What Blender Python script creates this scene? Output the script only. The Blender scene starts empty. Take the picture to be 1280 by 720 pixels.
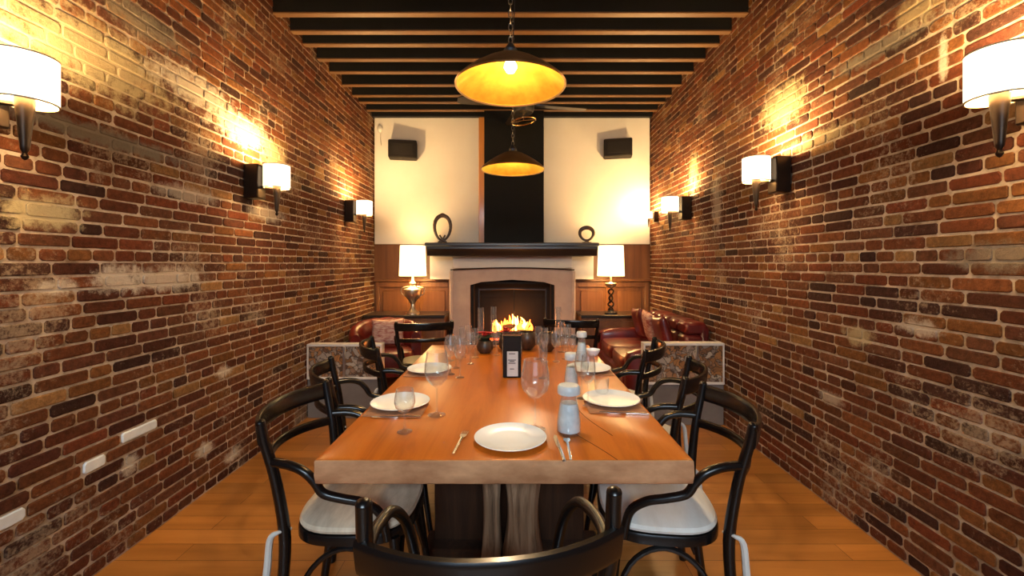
import bpy, math, random
from mathutils import Vector, Matrix
R = math.radians
random.seed(7)
S = bpy.context.scene
COL = S.collection

# ------------------------------------------------------------------ camera, world, lights, exposure
EXPOSURE = 1.1
DAY_POWER = 330.0
SCONCE_POWER = 34.0
TABLE_LAMP_POWER = 13.0
PENDANT_POWER = 17.0
WARM = (1.0, 0.64, 0.26)
cam_d = bpy.data.cameras.new('camera'); cam = bpy.data.objects.new('camera', cam_d); COL.objects.link(cam)
cam.location = (0, 0, 1.4); cam.rotation_euler = (R(90), 0, 0)
cam_d.sensor_width = 36; cam_d.lens = 36 * 540 / 1280
cam_d.shift_x = -3 / 1280; cam_d.shift_y = -30 / 1280
cam_d.clip_start = 0.02
S.camera = cam
S.view_settings.view_transform = 'Standard'
try: S.view_settings.look = 'None'
except Exception: pass
S.view_settings.exposure = EXPOSURE; S.view_settings.gamma = 1; S.view_settings.use_curve_mapping = False
try:
    S.cycles.use_denoising = True
    S.cycles.max_bounces = 10; S.cycles.transparent_max_bounces = 24; S.cycles.diffuse_bounces = 5
    S.cycles.sample_clamp_indirect = 6; S.cycles.caustics_reflective = False; S.cycles.caustics_refractive = False
except Exception: pass
world = bpy.data.worlds.new('world'); S.world = world; world.use_nodes = True
world.node_tree.nodes['Background'].inputs[0].default_value = (0.55, 0.72, 1, 1)
world.node_tree.nodes['Background'].inputs[1].default_value = 1.0
def light(name, kind, loc, energy, color, **kw):
    d = bpy.data.lights.new(name, kind); d.energy = energy; d.color = color
    for k, v in kw.items():
        if k != 'rot': setattr(d, k, v)
    o = bpy.data.objects.new(name, d); COL.objects.link(o); o.location = loc
    if 'rot' in kw: o.rotation_euler = kw['rot']
    return o
light('daylight', 'AREA', (0, -4.1, 4.0), DAY_POWER, (0.74, 0.89, 1.0), shape='RECTANGLE', size=3.0, size_y=2.4, rot=(R(58), 0, 0))

# ------------------------------------------------------------------ materials
def nt(name):
    m = bpy.data.materials.new(name); m.use_nodes = True
    n = m.node_tree.nodes; return m, n, m.node_tree.links, n['Principled BSDF']
def bumpify(n, l, b, scale, strength, dist=0.002, detail=6, coord=None):
    t = n.new('ShaderNodeTexNoise'); t.inputs['Scale'].default_value = scale; t.inputs['Detail'].default_value = detail
    if coord: l.new(coord, t.inputs['Vector'])
    bp = n.new('ShaderNodeBump'); bp.inputs['Strength'].default_value = strength; bp.inputs['Distance'].default_value = dist
    l.new(t.outputs['Fac'], bp.inputs['Height']); l.new(bp.outputs[0], b.inputs['Normal'])
def mat(name, col, rough=0.5, metal=0.0, col2=None, scale=8, stretch=(1, 1, 1), bump=0, bscale=40, coat=0, emit=None, estr=0, spec=None):
    m, n, l, b = nt(name)
    b.inputs['Roughness'].default_value = rough; b.inputs['Metallic'].default_value = metal
    b.inputs['Coat Weight'].default_value = coat; b.inputs['Coat Roughness'].default_value = 0.15
    if spec is not None: b.inputs['Specular IOR Level'].default_value = spec
    tc = n.new('ShaderNodeTexCoord'); mp = n.new('ShaderNodeMapping'); mp.inputs['Scale'].default_value = stretch
    l.new(tc.outputs['Object'], mp.inputs[0])
    t = n.new('ShaderNodeTexNoise'); t.inputs['Scale'].default_value = scale; t.inputs['Detail'].default_value = 6
    t.inputs['Roughness'].default_value = 0.6
    l.new(mp.outputs[0], t.inputs['Vector'])
    r = n.new('ShaderNodeValToRGB'); c2 = col2 or tuple(c * 0.8 for c in col)
    r.color_ramp.elements[0].position = 0.33; r.color_ramp.elements[1].position = 0.67
    r.color_ramp.elements[0].color = (*c2, 1); r.color_ramp.elements[1].color = (*col, 1)
    l.new(t.outputs['Fac'], r.inputs[0]); l.new(r.outputs[0], b.inputs['Base Color'])
    if bump: bumpify(n, l, b, bscale, bump, coord=mp.outputs[0])
    if emit:
        b.inputs['Emission Color'].default_value = (*emit, 1); b.inputs['Emission Strength'].default_value = estr
    return m
def wood(name, c1, c2, c3, axis, rough=0.3, plank=None, coat=0.3, ring=14, bump=0.1):
    """grain runs along axis (0 x, 1 y, 2 z)"""
    m, n, l, b = nt(name)
    b.inputs['Roughness'].default_value = rough; b.inputs['Coat Weight'].default_value = coat; b.inputs['Coat Roughness'].default_value = 0.12
    tc = n.new('ShaderNodeTexCoord'); mp = n.new('ShaderNodeMapping')
    sc = [ring, ring, ring]; sc[axis] = ring * 0.07; mp.inputs['Scale'].default_value = sc
    l.new(tc.outputs['Object'], mp.inputs[0])
    t = n.new('ShaderNodeTexNoise'); t.inputs['Scale'].default_value = 1; t.inputs['Detail'].default_value = 8; t.inputs['Distortion'].default_value = 0.6
    t.inputs['Roughness'].default_value = 0.65
    l.new(mp.outputs[0], t.inputs['Vector'])
    r = n.new('ShaderNodeValToRGB'); e = r.color_ramp.elements
    e[0].position = 0.3; e[0].color = (*c1, 1); e[1].position = 0.72; e[1].color = (*c3, 1)
    k = e.new(0.5); k.color = (*c2, 1)
    l.new(t.outputs['Fac'], r.inputs[0]); out = r.outputs[0]
    if plank:
        br = n.new('ShaderNodeTexBrick'); br.inputs['Scale'].default_value = 1
        br.inputs['Brick Width'].default_value = plank[0]; br.inputs['Row Height'].default_value = plank[1]
        br.inputs['Mortar Size'].default_value = plank[2]; br.inputs['Mortar Smooth'].default_value = 0.2
        br.inputs['Color1'].default_value = (0.78, 0.78, 0.78, 1); br.inputs['Color2'].default_value = (1.1, 1.1, 1.1, 1)
        br.inputs['Mortar'].default_value = (0.35, 0.3, 0.25, 1)
        if axis == 1:
            m2 = n.new('ShaderNodeMapping'); m2.inputs['Rotation'].default_value = (0, 0, R(90)); l.new(tc.outputs['Object'], m2.inputs[0]); l.new(m2.outputs[0], br.inputs['Vector'])
        else: l.new(tc.outputs['Object'], br.inputs['Vector'])
        mx = n.new('ShaderNodeMix'); mx.data_type = 'RGBA'; mx.blend_type = 'MULTIPLY'; mx.inputs[0].default_value = 1
        l.new(out, mx.inputs[6]); l.new(br.outputs['Color'], mx.inputs[7]); out = mx.outputs[2]
    l.new(out, b.inputs['Base Color'])
    if bump:
        bp = n.new('ShaderNodeBump'); bp.inputs['Strength'].default_value = bump; bp.inputs['Distance'].default_value = 0.002
        l.new(t.outputs['Fac'], bp.inputs['Height']); l.new(bp.outputs[0], b.inputs['Normal'])
    return m
def repairs(n, l, coord, base, patches):
    """lime and render smears left on the old wall: (y, z, half width, half height, colour, strength)"""
    nz = n.new('ShaderNodeTexNoise'); nz.inputs['Scale'].default_value = 16; nz.inputs['Detail'].default_value = 10; nz.inputs['Roughness'].default_value = 0.8
    l.new(coord, nz.inputs['Vector'])
    for (py, pz, ry, rz, col, st) in patches:
        mp = n.new('ShaderNodeMapping'); mp.inputs['Location'].default_value = (0, -py/ry, -pz/rz); mp.inputs['Scale'].default_value = (0, 1/ry, 1/rz)
        l.new(coord, mp.inputs[0])
        ln = n.new('ShaderNodeVectorMath'); ln.operation = 'LENGTH'; l.new(mp.outputs[0], ln.inputs[0])
        ad = n.new('ShaderNodeMath'); ad.operation = 'MULTIPLY_ADD'; ad.inputs[1].default_value = 3.2; l.new(nz.outputs['Fac'], ad.inputs[0]); l.new(ln.outputs['Value'], ad.inputs[2])
        mr = n.new('ShaderNodeMapRange'); mr.inputs[1].default_value = 2.15; mr.inputs[2].default_value = 2.75; mr.inputs[3].default_value = st; mr.inputs[4].default_value = 0; l.new(ad.outputs[0], mr.inputs[0])
        mx = n.new('ShaderNodeMix'); mx.data_type = 'RGBA'; l.new(mr.outputs[0], mx.inputs[0]); l.new(base, mx.inputs[6]); mx.inputs[7].default_value = (*col, 1); base = mx.outputs[2]
    return base
def brick_mat(patches):
    m, n, l, b = nt('old brick'); b.inputs['Roughness'].default_value = 0.9; b.inputs['Specular IOR Level'].default_value = 0.15
    at = n.new('ShaderNodeAttribute'); at.attribute_name = 'tint'
    tc = n.new('ShaderNodeTexCoord')
    f = n.new('ShaderNodeTexNoise'); f.inputs['Scale'].default_value = 34; f.inputs['Detail'].default_value = 9; f.inputs['Roughness'].default_value = 0.75
    l.new(tc.outputs['Object'], f.inputs['Vector'])
    fr = n.new('ShaderNodeMapRange'); fr.inputs[1].default_value = 0.3; fr.inputs[2].default_value = 0.7; fr.inputs[3].default_value = 0.45; fr.inputs[4].default_value = 1.5
    l.new(f.outputs['Fac'], fr.inputs[0])
    mul = n.new('ShaderNodeVectorMath'); mul.operation = 'SCALE'; l.new(at.outputs['Color'], mul.inputs[0]); l.new(fr.outputs[0], mul.inputs['Scale'])
    big = n.new('ShaderNodeTexNoise'); big.inputs['Scale'].default_value = 2.2; big.inputs['Detail'].default_value = 3; l.new(tc.outputs['Object'], big.inputs['Vector'])
    fine = n.new('ShaderNodeTexNoise'); fine.inputs['Scale'].default_value = 48; fine.inputs['Detail'].default_value = 8; fine.inputs['Roughness'].default_value = 0.75; l.new(tc.outputs['Object'], fine.inputs['Vector'])
    ad = n.new('ShaderNodeMath'); ad.operation = 'MULTIPLY_ADD'; ad.inputs[1].default_value = 1.0; l.new(big.outputs['Fac'], ad.inputs[0]); l.new(fine.outputs['Fac'], ad.inputs[2])
    mr = n.new('ShaderNodeMapRange'); mr.inputs[1].default_value = 1.09; mr.inputs[2].default_value = 1.25; mr.inputs[3].default_value = 0.0; mr.inputs[4].default_value = 0.6; l.new(ad.outputs[0], mr.inputs[0])
    mx = n.new('ShaderNodeMix'); mx.data_type = 'RGBA'; l.new(mr.outputs[0], mx.inputs[0]); l.new(mul.outputs[0], mx.inputs[6]); mx.inputs[7].default_value = (0.42, 0.31, 0.21, 1)
    l.new(repairs(n, l, tc.outputs['Object'], mx.outputs[2], patches), b.inputs['Base Color'])
    bp = n.new('ShaderNodeBump'); bp.inputs['Strength'].default_value = 0.9; bp.inputs['Distance'].default_value = 0.008
    l.new(f.outputs['Fac'], bp.inputs['Height']); l.new(bp.outputs[0], b.inputs['Normal'])
    return m
def mortar_mat(patches):
    m, n, l, b = nt('lime mortar'); b.inputs['Roughness'].default_value = 0.95; b.inputs['Specular IOR Level'].default_value = 0.1
    tc = n.new('ShaderNodeTexCoord')
    f = n.new('ShaderNodeTexNoise'); f.inputs['Scale'].default_value = 9; f.inputs['Detail'].default_value = 9; f.inputs['Roughness'].default_value = 0.7; l.new(tc.outputs['Object'], f.inputs['Vector'])
    r = n.new('ShaderNodeValToRGB'); e = r.color_ramp.elements; e[0].position = .32; e[1].position = .6; e[0].color = (0.22, 0.15, 0.10, 1); e[1].color = (0.56, 0.45, 0.35, 1)
    l.new(f.outputs['Fac'], r.inputs[0]); l.new(repairs(n, l, tc.outputs['Object'], r.outputs[0], patches), b.inputs['Base Color'])
    bumpify(n, l, b, 60, 0.6, 0.003, coord=tc.outputs['Object'])
    return m
def glass_mat(name='clear glass', tint=(0.96, 0.97, 0.97), base=0.08, edge=0.65):
    m = bpy.data.materials.new(name); m.use_nodes = True; n = m.node_tree.nodes; l = m.node_tree.links; n.clear()
    o = n.new('ShaderNodeOutputMaterial'); tr = n.new('ShaderNodeBsdfTransparent'); gl = n.new('ShaderNodeBsdfGlossy')
    tr.inputs[0].default_value = (*tint, 1); gl.inputs['Roughness'].default_value = 0.04; gl.inputs[0].default_value = (1, 1, 1, 1)
    lw = n.new('ShaderNodeLayerWeight'); lw.inputs[0].default_value = 0.5
    p = n.new('ShaderNodeMath'); p.operation = 'POWER'; p.inputs[1].default_value = 2.5; l.new(lw.outputs['Facing'], p.inputs[0]); edge_glint = n.new('ShaderNodeBsdfDiffuse'); edge_glint.inputs[0].default_value = (.9, .9, .88, 1); ms = n.new('ShaderNodeMixShader'); ms.inputs[0].default_value = 0.3; l.new(gl.outputs[0], ms.inputs[1]); l.new(edge_glint.outputs[0], ms.inputs[2])  # white diffuse share paints in the bright glints along glass edges
    a = n.new('ShaderNodeMath'); a.operation = 'MULTIPLY_ADD'; a.inputs[1].default_value = edge; a.inputs[2].default_value = base; l.new(p.outputs[0], a.inputs[0])
    mx = n.new('ShaderNodeMixShader'); l.new(a.outputs[0], mx.inputs[0]); l.new(tr.outputs[0], mx.inputs[1]); l.new(ms.outputs[0], mx.inputs[2]); l.new(mx.outputs[0], o.inputs[0])
    return m
def mottled(name):
    m, n, l, b = nt(name); b.inputs['Roughness'].default_value = 0.35
    tc = n.new('ShaderNodeTexCoord'); no = n.new('ShaderNodeTexNoise'); no.inputs['Scale'].default_value = 9; no.inputs['Detail'].default_value = 3
    l.new(tc.outputs['Object'], no.inputs['Vector'])
    mxv = n.new('ShaderNodeMix'); mxv.data_type = 'RGBA'; mxv.inputs[0].default_value = 0.16; l.new(tc.outputs['Object'], mxv.inputs[6]); l.new(no.outputs['Color'], mxv.inputs[7])
    v = n.new('ShaderNodeTexVoronoi'); v.feature = 'DISTANCE_TO_EDGE'; v.inputs['Scale'].default_value = 26; l.new(mxv.outputs[2], v.inputs['Vector'])
    v2 = n.new('ShaderNodeTexVoronoi'); v2.inputs['Scale'].default_value = 26; l.new(mxv.outputs[2], v2.inputs['Vector'])
    r = n.new('ShaderNodeValToRGB'); e = r.color_ramp.elements; e[0].color = (0.10, 0.05, 0.03, 1); e[1].color = (0.46, 0.36, 0.27, 1)
    k = e.new(0.4); k.color = (0.38, 0.16, 0.05, 1); k = e.new(0.7); k.color = (0.22, 0.17, 0.14, 1)
    sp = n.new('ShaderNodeSeparateColor'); l.new(v2.outputs['Color'], sp.inputs[0]); l.new(sp.outputs[0], r.inputs[0])
    er = n.new('ShaderNodeMapRange'); er.inputs[1].default_value = 0.02; er.inputs[2].default_value = 0.1; l.new(v.outputs['Distance'], er.inputs[0])
    mx = n.new('ShaderNodeMix'); mx.data_type = 'RGBA'; l.new(er.outputs[0], mx.inputs[0]); mx.inputs[6].default_value = (0.05, 0.03, 0.02, 1); l.new(r.outputs[0], mx.inputs[7])
    l.new(mx.outputs[2], b.inputs['Base Color']); return m

M = dict(
    white_paint=mat('white painted brick', (0.8, 0.85, 0.88), 0.7, bump=0.3),
    floor=wood('floor boards', (0.30, 0.105, 0.018), (0.40, 0.15, 0.028), (0.47, 0.19, 0.042), 0, 0.38, plank=(1.6, 0.12, 0.002), coat=0.15, ring=10, bump=0.05),
    ceiling=mat('black ceiling board', (0.006, 0.006, 0.008), 0.6),
    beam=mat('black painted beam', (0.008, 0.008, 0.010), 0.5, spec=0.25),
    underside=wood('beam batten', (0.10, 0.045, 0.018), (0.14, 0.066, 0.026), (0.18, 0.09, 0.038), 0, 0.5, coat=0),
    plaster=mat('white plaster', (0.80, 0.76, 0.70), 0.85, col2=(0.76, 0.71, 0.64), scale=2),
    panelling=wood('caramel panelling', (0.12, 0.040, 0.011), (0.18, 0.065, 0.018), (0.23, 0.09, 0.027), 2, 0.4),
    dark_wood=wood('dark mantel wood', (0.010, 0.007, 0.005), (0.018, 0.012, 0.009), (0.03, 0.02, 0.014), 0, 0.35),
    black=mat('chimney black', (0.004, 0.004, 0.004), 0.7, spec=0.2),
    trim=wood('honey trim', (0.55, 0.2, 0.03), (0.7, 0.28, 0.05), (0.8, 0.34, 0.07), 2, 0.4),
    stone=mat('pink limestone', (0.56, 0.40, 0.32), 0.75, col2=(0.46, 0.32, 0.25), scale=4, bump=0.2),
    pale_stone=mat('pale limestone', (0.74, 0.66, 0.58), 0.75, col2=(0.66, 0.57, 0.5), scale=4),
    soot=mat('sooty firebox', (0.008, 0.007, 0.007), 0.9, bump=0.4, bscale=12),
    iron=mat('cast iron', (0.05, 0.05, 0.055), 0.45, 0.7),
    steel=mat('brushed steel', (0.55, 0.52, 0.48), 0.35, 1.0),
    flame=mat('flame', (1, 0.3, 0.05), 0.9, emit=(1, 0.14, 0.015), estr=5),
    flame_hot=mat('flame core', (1, 0.5, 0.1), 0.9, emit=(1, 0.38, 0.07), estr=7),
    ember=mat('ember', (0.3, 0.03, 0.01), 0.9, emit=(1, 0.07, 0.01), estr=2.5),
    log=mat('charred log', (0.05, 0.03, 0.02), 0.95, bump=0.8, bscale=20),
    tabletop=wood('polished table slab', (0.38, 0.085, 0.007), (0.55, 0.145, 0.012), (0.62, 0.19, 0.022), 1, 0.30, coat=0.0, ring=11, bump=0.03),
    slab_end=mat('sawn slab end', (0.72, 0.37, 0.18), 0.85, col2=(0.40, 0.17, 0.07), scale=5, stretch=(1, 1, 2.2), bump=0.6, bscale=18),
    rustic=wood('weathered trunk', (0.07, 0.038, 0.02), (0.30, 0.18, 0.10), (0.48, 0.33, 0.21), 2, 0.8, coat=0, ring=26, bump=1.0),
    dark_slab=wood('dark trestle', (0.025, 0.009, 0.003), (0.045, 0.016, 0.005), (0.08, 0.03, 0.01), 2, 1.0, coat=0),
    chair=mat('black lacquered bentwood', (0.006, 0.005, 0.005), 0.27, coat=0.15, spec=0.4),
    cushion=mat('oatmeal linen', (0.80, 0.67, 0.50), 0.9, col2=(0.50, 0.38, 0.26), scale=5, stretch=(1, 3, 1), bump=0.25, bscale=90),
    cushion_pale=mat('pale linen', (0.86, 0.82, 0.75), 0.9, col2=(0.72, 0.66, 0.58), scale=4, stretch=(1, 3, 1), bump=0.25, bscale=90),
    tie=mat('white cord', (0.75, 0.72, 0.66), 0.9, bump=0.5, bscale=60),
    porcelain=mat('white porcelain', (0.90, 0.93, 0.94), 0.25, col2=(0.88, 0.91, 0.92)),
    napkin=mat('brown linen napkin', (0.48, 0.24, 0.12), 0.9, col2=(0.34, 0.15, 0.07), scale=30, bump=0.2),
    glass=glass_mat(),
    frosted=mat('frosted stopper', (0.78, 0.83, 0.84), 0.3),
    water=mat('cloudy iced water', (0.82, 0.87, 0.88), 0.2, col2=(0.62, 0.7, 0.72), scale=30),
    cutlery=mat('polished cutlery', (0.85, 0.82, 0.76), 0.15, 1.0),
    bronze=mat('dark bronze', (0.045, 0.03, 0.022), 0.32, 0.8),
    shade=mat('lit linen shade', (0.9, 0.84, 0.7), 0.9, emit=(1.0, 0.83, 0.55), estr=1.5),
    shade_warm=mat('lit warm shade', (0.9, 0.8, 0.6), 0.9, emit=(1.0, 0.68, 0.30), estr=2.0),
    shade_trim=mat('shade trim', (0.5, 0.38, 0.22), 0.7),
    bulb=mat('glowing bulb', (1, 0.8, 0.4), 0.5, emit=(1.0, 0.78, 0.38), estr=14),
    gold=mat('hammered gold leaf', (0.88, 0.48, 0.05), 0.30, 0.9, col2=(0.62, 0.29, 0.025), scale=9, bump=0.25, bscale=14),
    dome=mat('aged brass outside', (0.40, 0.24, 0.10), 0.38, 0.9, col2=(0.24, 0.14, 0.06)),
    chain=mat('chain steel', (0.35, 0.33, 0.30), 0.35, 1.0),
    brass=mat('brass', (0.7, 0.42, 0.16), 0.25, 1.0),
    silver=mat('aged silver', (0.75, 0.62, 0.45), 0.3, 0.9, bump=0.3, bscale=30),
    leather=mat('oxblood leather', (0.17, 0.012, 0.009), 0.35, col2=(0.07, 0.005, 0.004), scale=6, bump=0.2, coat=0.3),
    patterned=mat('patterned cushion', (0.60, 0.42, 0.34), 0.8, col2=(0.25, 0.03, 0.025), scale=16, stretch=(1, 1, 3)),
    mottle=mottled('mottled stone'),
    grey=mat('grey partition base', (0.17, 0.14, 0.12), 0.6),
    speaker=mat('speaker plastic', (0.012, 0.009, 0.008), 0.6, spec=0.2),
    grille=mat('speaker grille', (0.006, 0.004, 0.004), 0.9, bump=0.8, bscale=150),
    sculpt=mat('dark ceramic', (0.03, 0.018, 0.012), 0.35, col2=(0.09, 0.05, 0.03), scale=25),
    petal=mat('red petal', (0.55, 0.02, 0.012), 0.6, col2=(0.35, 0.01, 0.01)),
    leaf=mat('dark leaf', (0.02, 0.035, 0.012), 0.6),
    label=mat('cream label', (0.72, 0.70, 0.66), 0.6),
    ink=mat('label ink', (0.03, 0.02, 0.02), 0.7),
    blind=mat('window frame paint', (0.35, 0.3, 0.25), 0.5),
)

# ------------------------------------------------------------------ mesh tools
class MB:
    def __init__(s): s.v = []; s.f = []; s.m = []
    def add(s, vs, fs, mi=0, xf=None):
        o = len(s.v)
        s.v += [tuple(xf @ Vector(p)) if xf is not None else tuple(p) for p in vs]
        s.f += [tuple(i + o for i in f) for f in fs]; s.m += [mi] * len(fs); return s
    def box(s, x0, x1, y0, y1, z0, z1, mi=0, xf=None, c=0.0):
        c = min(c, (x1-x0)/2.01, (y1-y0)/2.01, (z1-z0)/2.01)
        if c <= 0:
            v = [(x, y, z) for z in (z0, z1) for y in (y0, y1) for x in (x0, x1)]
            return s.add(v, [(0,2,3,1),(4,5,7,6),(0,1,5,4),(2,6,7,3),(0,4,6,2),(1,3,7,5)], mi, xf)
        vs = []; idx = {}
        X, Y, Z = (x0, x1), (y0, y1), (z0, z1)
        for i in (0, 1):
            for j in (0, 1):
                for k in (0, 1):
                    sx, sy, sz = (1-2*i), (1-2*j), (1-2*k)
                    idx[i,j,k,0] = len(vs); vs.append((X[i], Y[j]+sy*c, Z[k]+sz*c))
                    idx[i,j,k,1] = len(vs); vs.append((X[i]+sx*c, Y[j], Z[k]+sz*c))
                    idx[i,j,k,2] = len(vs); vs.append((X[i]+sx*c, Y[j]+sy*c, Z[k]))
        fs = []
        q = lambda a, b, cc, d: fs.append((a, b, cc, d))
        for i in (0, 1):
            q(idx[i,0,0,0], idx[i,1,0,0], idx[i,1,1,0], idx[i,0,1,0])
            q(idx[0,i,0,1], idx[1,i,0,1], idx[1,i,1,1], idx[0,i,1,1])
            q(idx[0,0,i,2], idx[1,0,i,2], idx[1,1,i,2], idx[0,1,i,2])
        for i in (0, 1):
            for j in (0, 1):
                q(idx[i,j,0,0], idx[i,j,0,1], idx[i,j,1,1], idx[i,j,1,0])
                q(idx[i,0,j,0], idx[i,0,j,2], idx[i,1,j,2], idx[i,1,j,0])
                q(idx[0,i,j,1], idx[0,i,j,2], idx[1,i,j,2], idx[1,i,j,1])
                for k in (0, 1): fs.append((idx[i,j,k,0], idx[i,j,k,1], idx[i,j,k,2]))
        return s.add(vs, fs, mi, xf)
    def lathe(s, prof, n=24, mi=0, xf=None, cx=0, cy=0, close=False):
        vs = []; fs = []
        for r, z in prof:
            for k in range(n):
                a = 2*math.pi*k/n; vs.append((cx + r*math.cos(a), cy + r*math.sin(a), z))
        m = len(prof)
        for i in range(m if close else m-1):
            a, b = i, (i+1) % m
            for k in range(n):
                k2 = (k+1) % n; fs.append((a*n+k, a*n+k2, b*n+k2, b*n+k))
        if not close:
            if prof[0][0] > 1e-5: fs.append(tuple(range(n))[::-1])
            if prof[-1][0] > 1e-5: fs.append(tuple((m-1)*n+k for k in range(n)))
        return s.add(vs, fs, mi, xf)
    def openlathe(s, prof, n=24, mi=0, xf=None, cx=0, cy=0):
        vs = []; fs = []
        for r, z in prof:
            for k in range(n):
                a = 2*math.pi*k/n; vs.append((cx + r*math.cos(a), cy + r*math.sin(a), z))
        for i in range(len(prof)-1):
            for k in range(n):
                k2 = (k+1) % n; fs.append((i*n+k, i*n+k2, (i+1)*n+k2, (i+1)*n+k))
        return s.add(vs, fs, mi, xf)
    def tube(s, pts, r, n=8, mi=0, xf=None, closed=False, smooth=0, flat=None, up=None):
        """r: number or list; flat=(a, b): elliptical/rectangular-ish section, a along 'up', b across"""
        pts = [Vector(p) for p in pts]
        rs = r if isinstance(r, (list, tuple)) else [r]*len(pts)
        if smooth: pts, rs = spline(pts, rs, smooth, closed)
        m = len(pts); vs = []; fs = []; prev = None
        for i, p in enumerate(pts):
            a = pts[(i-1) % m] if (closed or i > 0) else p; b = pts[(i+1) % m] if (closed or i < m-1) else p
            t = (b-a).normalized() if (b-a).length > 1e-9 else Vector((0, 0, 1))
            if up is not None: u = Vector(up)
            elif prev is None: u = Vector((0, 0, 1)) if abs(t.z) < 0.9 else Vector((1, 0, 0))
            else: u = prev
            u = (u - t*u.dot(t)).normalized(); w = t.cross(u); prev = u
            for k in range(n):
                an = 2*math.pi*(k+0.5)/n
                if flat:
                    cu, sw = math.cos(an), math.sin(an); pw = 0.45
                    ku = math.copysign(abs(cu)**pw, cu)*flat[0]; kw = math.copysign(abs(sw)**pw, sw)*flat[1]
                    vs.append(p + u*ku + w*kw)
                else: vs.append(p + (u*math.cos(an) + w*math.sin(an))*rs[i])
        for i in range(m if closed else m-1):
            j = (i+1) % m
            for k in range(n):
                k2 = (k+1) % n; fs.append((i*n+k, i*n+k2, j*n+k2, j*n+k))
        if not closed:
            fs.append(tuple(range(n))[::-1]); fs.append(tuple((m-1)*n+k for k in range(n)))
        return s.add(vs, fs, mi, xf)
    def prism(s, poly, a0, a1, axis='y', mi=0, xf=None):
        """poly in (x,z) extruded along y, or (x,y) along z, or (y,z) along x"""
        f = {'y': lambda p, t: (p[0], t, p[1]), 'z': lambda p, t: (p[0], p[1], t), 'x': lambda p, t: (t, p[0], p[1])}[axis]
        n = len(poly); vs = [f(p, a0) for p in poly] + [f(p, a1) for p in poly]
        fs = [tuple(range(n)), tuple(range(2*n-1, n-1, -1))] + [(i, (i+1) % n, n+(i+1) % n, n+i) for i in range(n)]
        return s.add(vs, fs, mi, xf)
    def superslab(s, rx, ry, prof, n=48, p=3.2, mi=0, xf=None, taper=0.0):
        vs = []; fs = []
        for sc, z in prof:
            for k in range(n):
                a = 2*math.pi*k/n; c, q = math.cos(a), math.sin(a)
                x = math.copysign(abs(c)**(2/p), c); y = math.copysign(abs(q)**(2/p), q)
                off = -0.022*(1-min(1, sc))*0
                vs.append(((rx*sc if sc <= 1 else rx+sc-1)*x*(1+taper*y), (ry*sc if sc <= 1 else ry+sc-1)*y, z))
        m = len(prof)
        for i in range(m-1):
            for k in range(n):
                k2 = (k+1) % n; fs.append((i*n+k, i*n+k2, (i+1)*n+k2, (i+1)*n+k))
        fs.append(tuple(range(n))[::-1]); fs.append(tuple((m-1)*n+k for k in range(n)))
        return s.add(vs, fs, mi, xf)
    def blob(s, c, r, n=10, m=6, mi=0, xf=None):
        prof = [(max(1e-6, math.sin(math.pi*i/m)), -math.cos(math.pi*i/m)) for i in range(m+1)]
        T = Matrix.Translation(c) @ Matrix.Diagonal((*r, 1))
        return s.lathe(prof, n, mi, (xf @ T) if xf is not None else T)
    def build(s, name, mats, parent=None, smooth=True, angle=40, loc=None):
        me = bpy.data.meshes.new(name); me.from_pydata(s.v, [], s.f)
        if not isinstance(mats, (list, tuple)): mats = [mats]
        for k in mats: me.materials.append(k)
        me.polygons.foreach_set('material_index', s.m)
        import bmesh
        bm = bmesh.new(); bm.from_mesh(me); bmesh.ops.recalc_face_normals(bm, faces=bm.faces)
        if smooth:
            for f in bm.faces: f.smooth = True
            for e in bm.edges:
                if len(e.link_faces) == 2 and e.calc_face_angle(0) > R(angle): e.smooth = False
        bm.to_mesh(me); bm.free()
        o = bpy.data.objects.new(name, me); COL.objects.link(o)
        if parent is not None: o.parent = parent
        if loc: o.location = loc
        return o
def spline(pts, rs, k, closed):
    out = []; ro = []; m = len(pts)
    for i in range(m if closed else m-1):
        g = lambda j: pts[j % m] if closed else pts[max(0, min(m-1, j))]
        gr = lambda j: rs[j % m] if closed else rs[max(0, min(m-1, j))]
        p0, p1, p2, p3 = g(i-1), g(i), g(i+1), g(i+2)
        for q in range(k):
            t = q/k
            out.append(0.5*((2*p1) + (p2-p0)*t + (2*p0-5*p1+4*p2-p3)*t*t + (3*p1-p0-3*p2+p3)*t**3)); ro.append(gr(i)*(1-t)+gr(i+1)*t)
    if not closed: out.append(pts[-1]); ro.append(rs[-1])
    return out, ro
def tag(o, label, cat=None, group=None, kind=None):
    if label: o['label'] = label
    if cat: o['category'] = cat
    if group: o['group'] = group
    if kind: o['kind'] = kind
    return o
def thing(name, label, cat, loc, rz=0, group=None):
    o = bpy.data.objects.new(name, None); COL.objects.link(o); o.empty_display_size = 0.1
    o.location = loc; o.rotation_euler = (0, 0, rz); return tag(o, label, cat, group)
def struct(name, mb, mats, label=None, **k):
    return tag(mb.build(name, mats, **k), label, None, None, 'structure')
def dup(root, label, loc, rz=0, group=None, scale=None):
    r = root.copy(); COL.objects.link(r); r.location = loc; r.rotation_euler = (0, 0, rz); r['label'] = label
    if group: r['group'] = group
    if scale: r.scale = scale
    for ch in list(root.children):
        c = ch.copy(); COL.objects.link(c); c.parent = r
        for g in list(ch.children):
            d = g.copy(); COL.objects.link(d); d.parent = c
    return r

# ------------------------------------------------------------------ room shell
XL, XR, YB, YF, HB, HC = -1.89, 1.83, -2.6, 5.82, 3.355, 3.62
struct('floor', MB().box(XL-.15, XR+.15, YB-.15, YF+.15, -.1, 0), M['floor'], smooth=False)
struct('ceiling', MB().box(XL-.15, XR+.15, YB-.15, YF+.15, HC, HC+.1), M['ceiling'], smooth=False)

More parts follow.
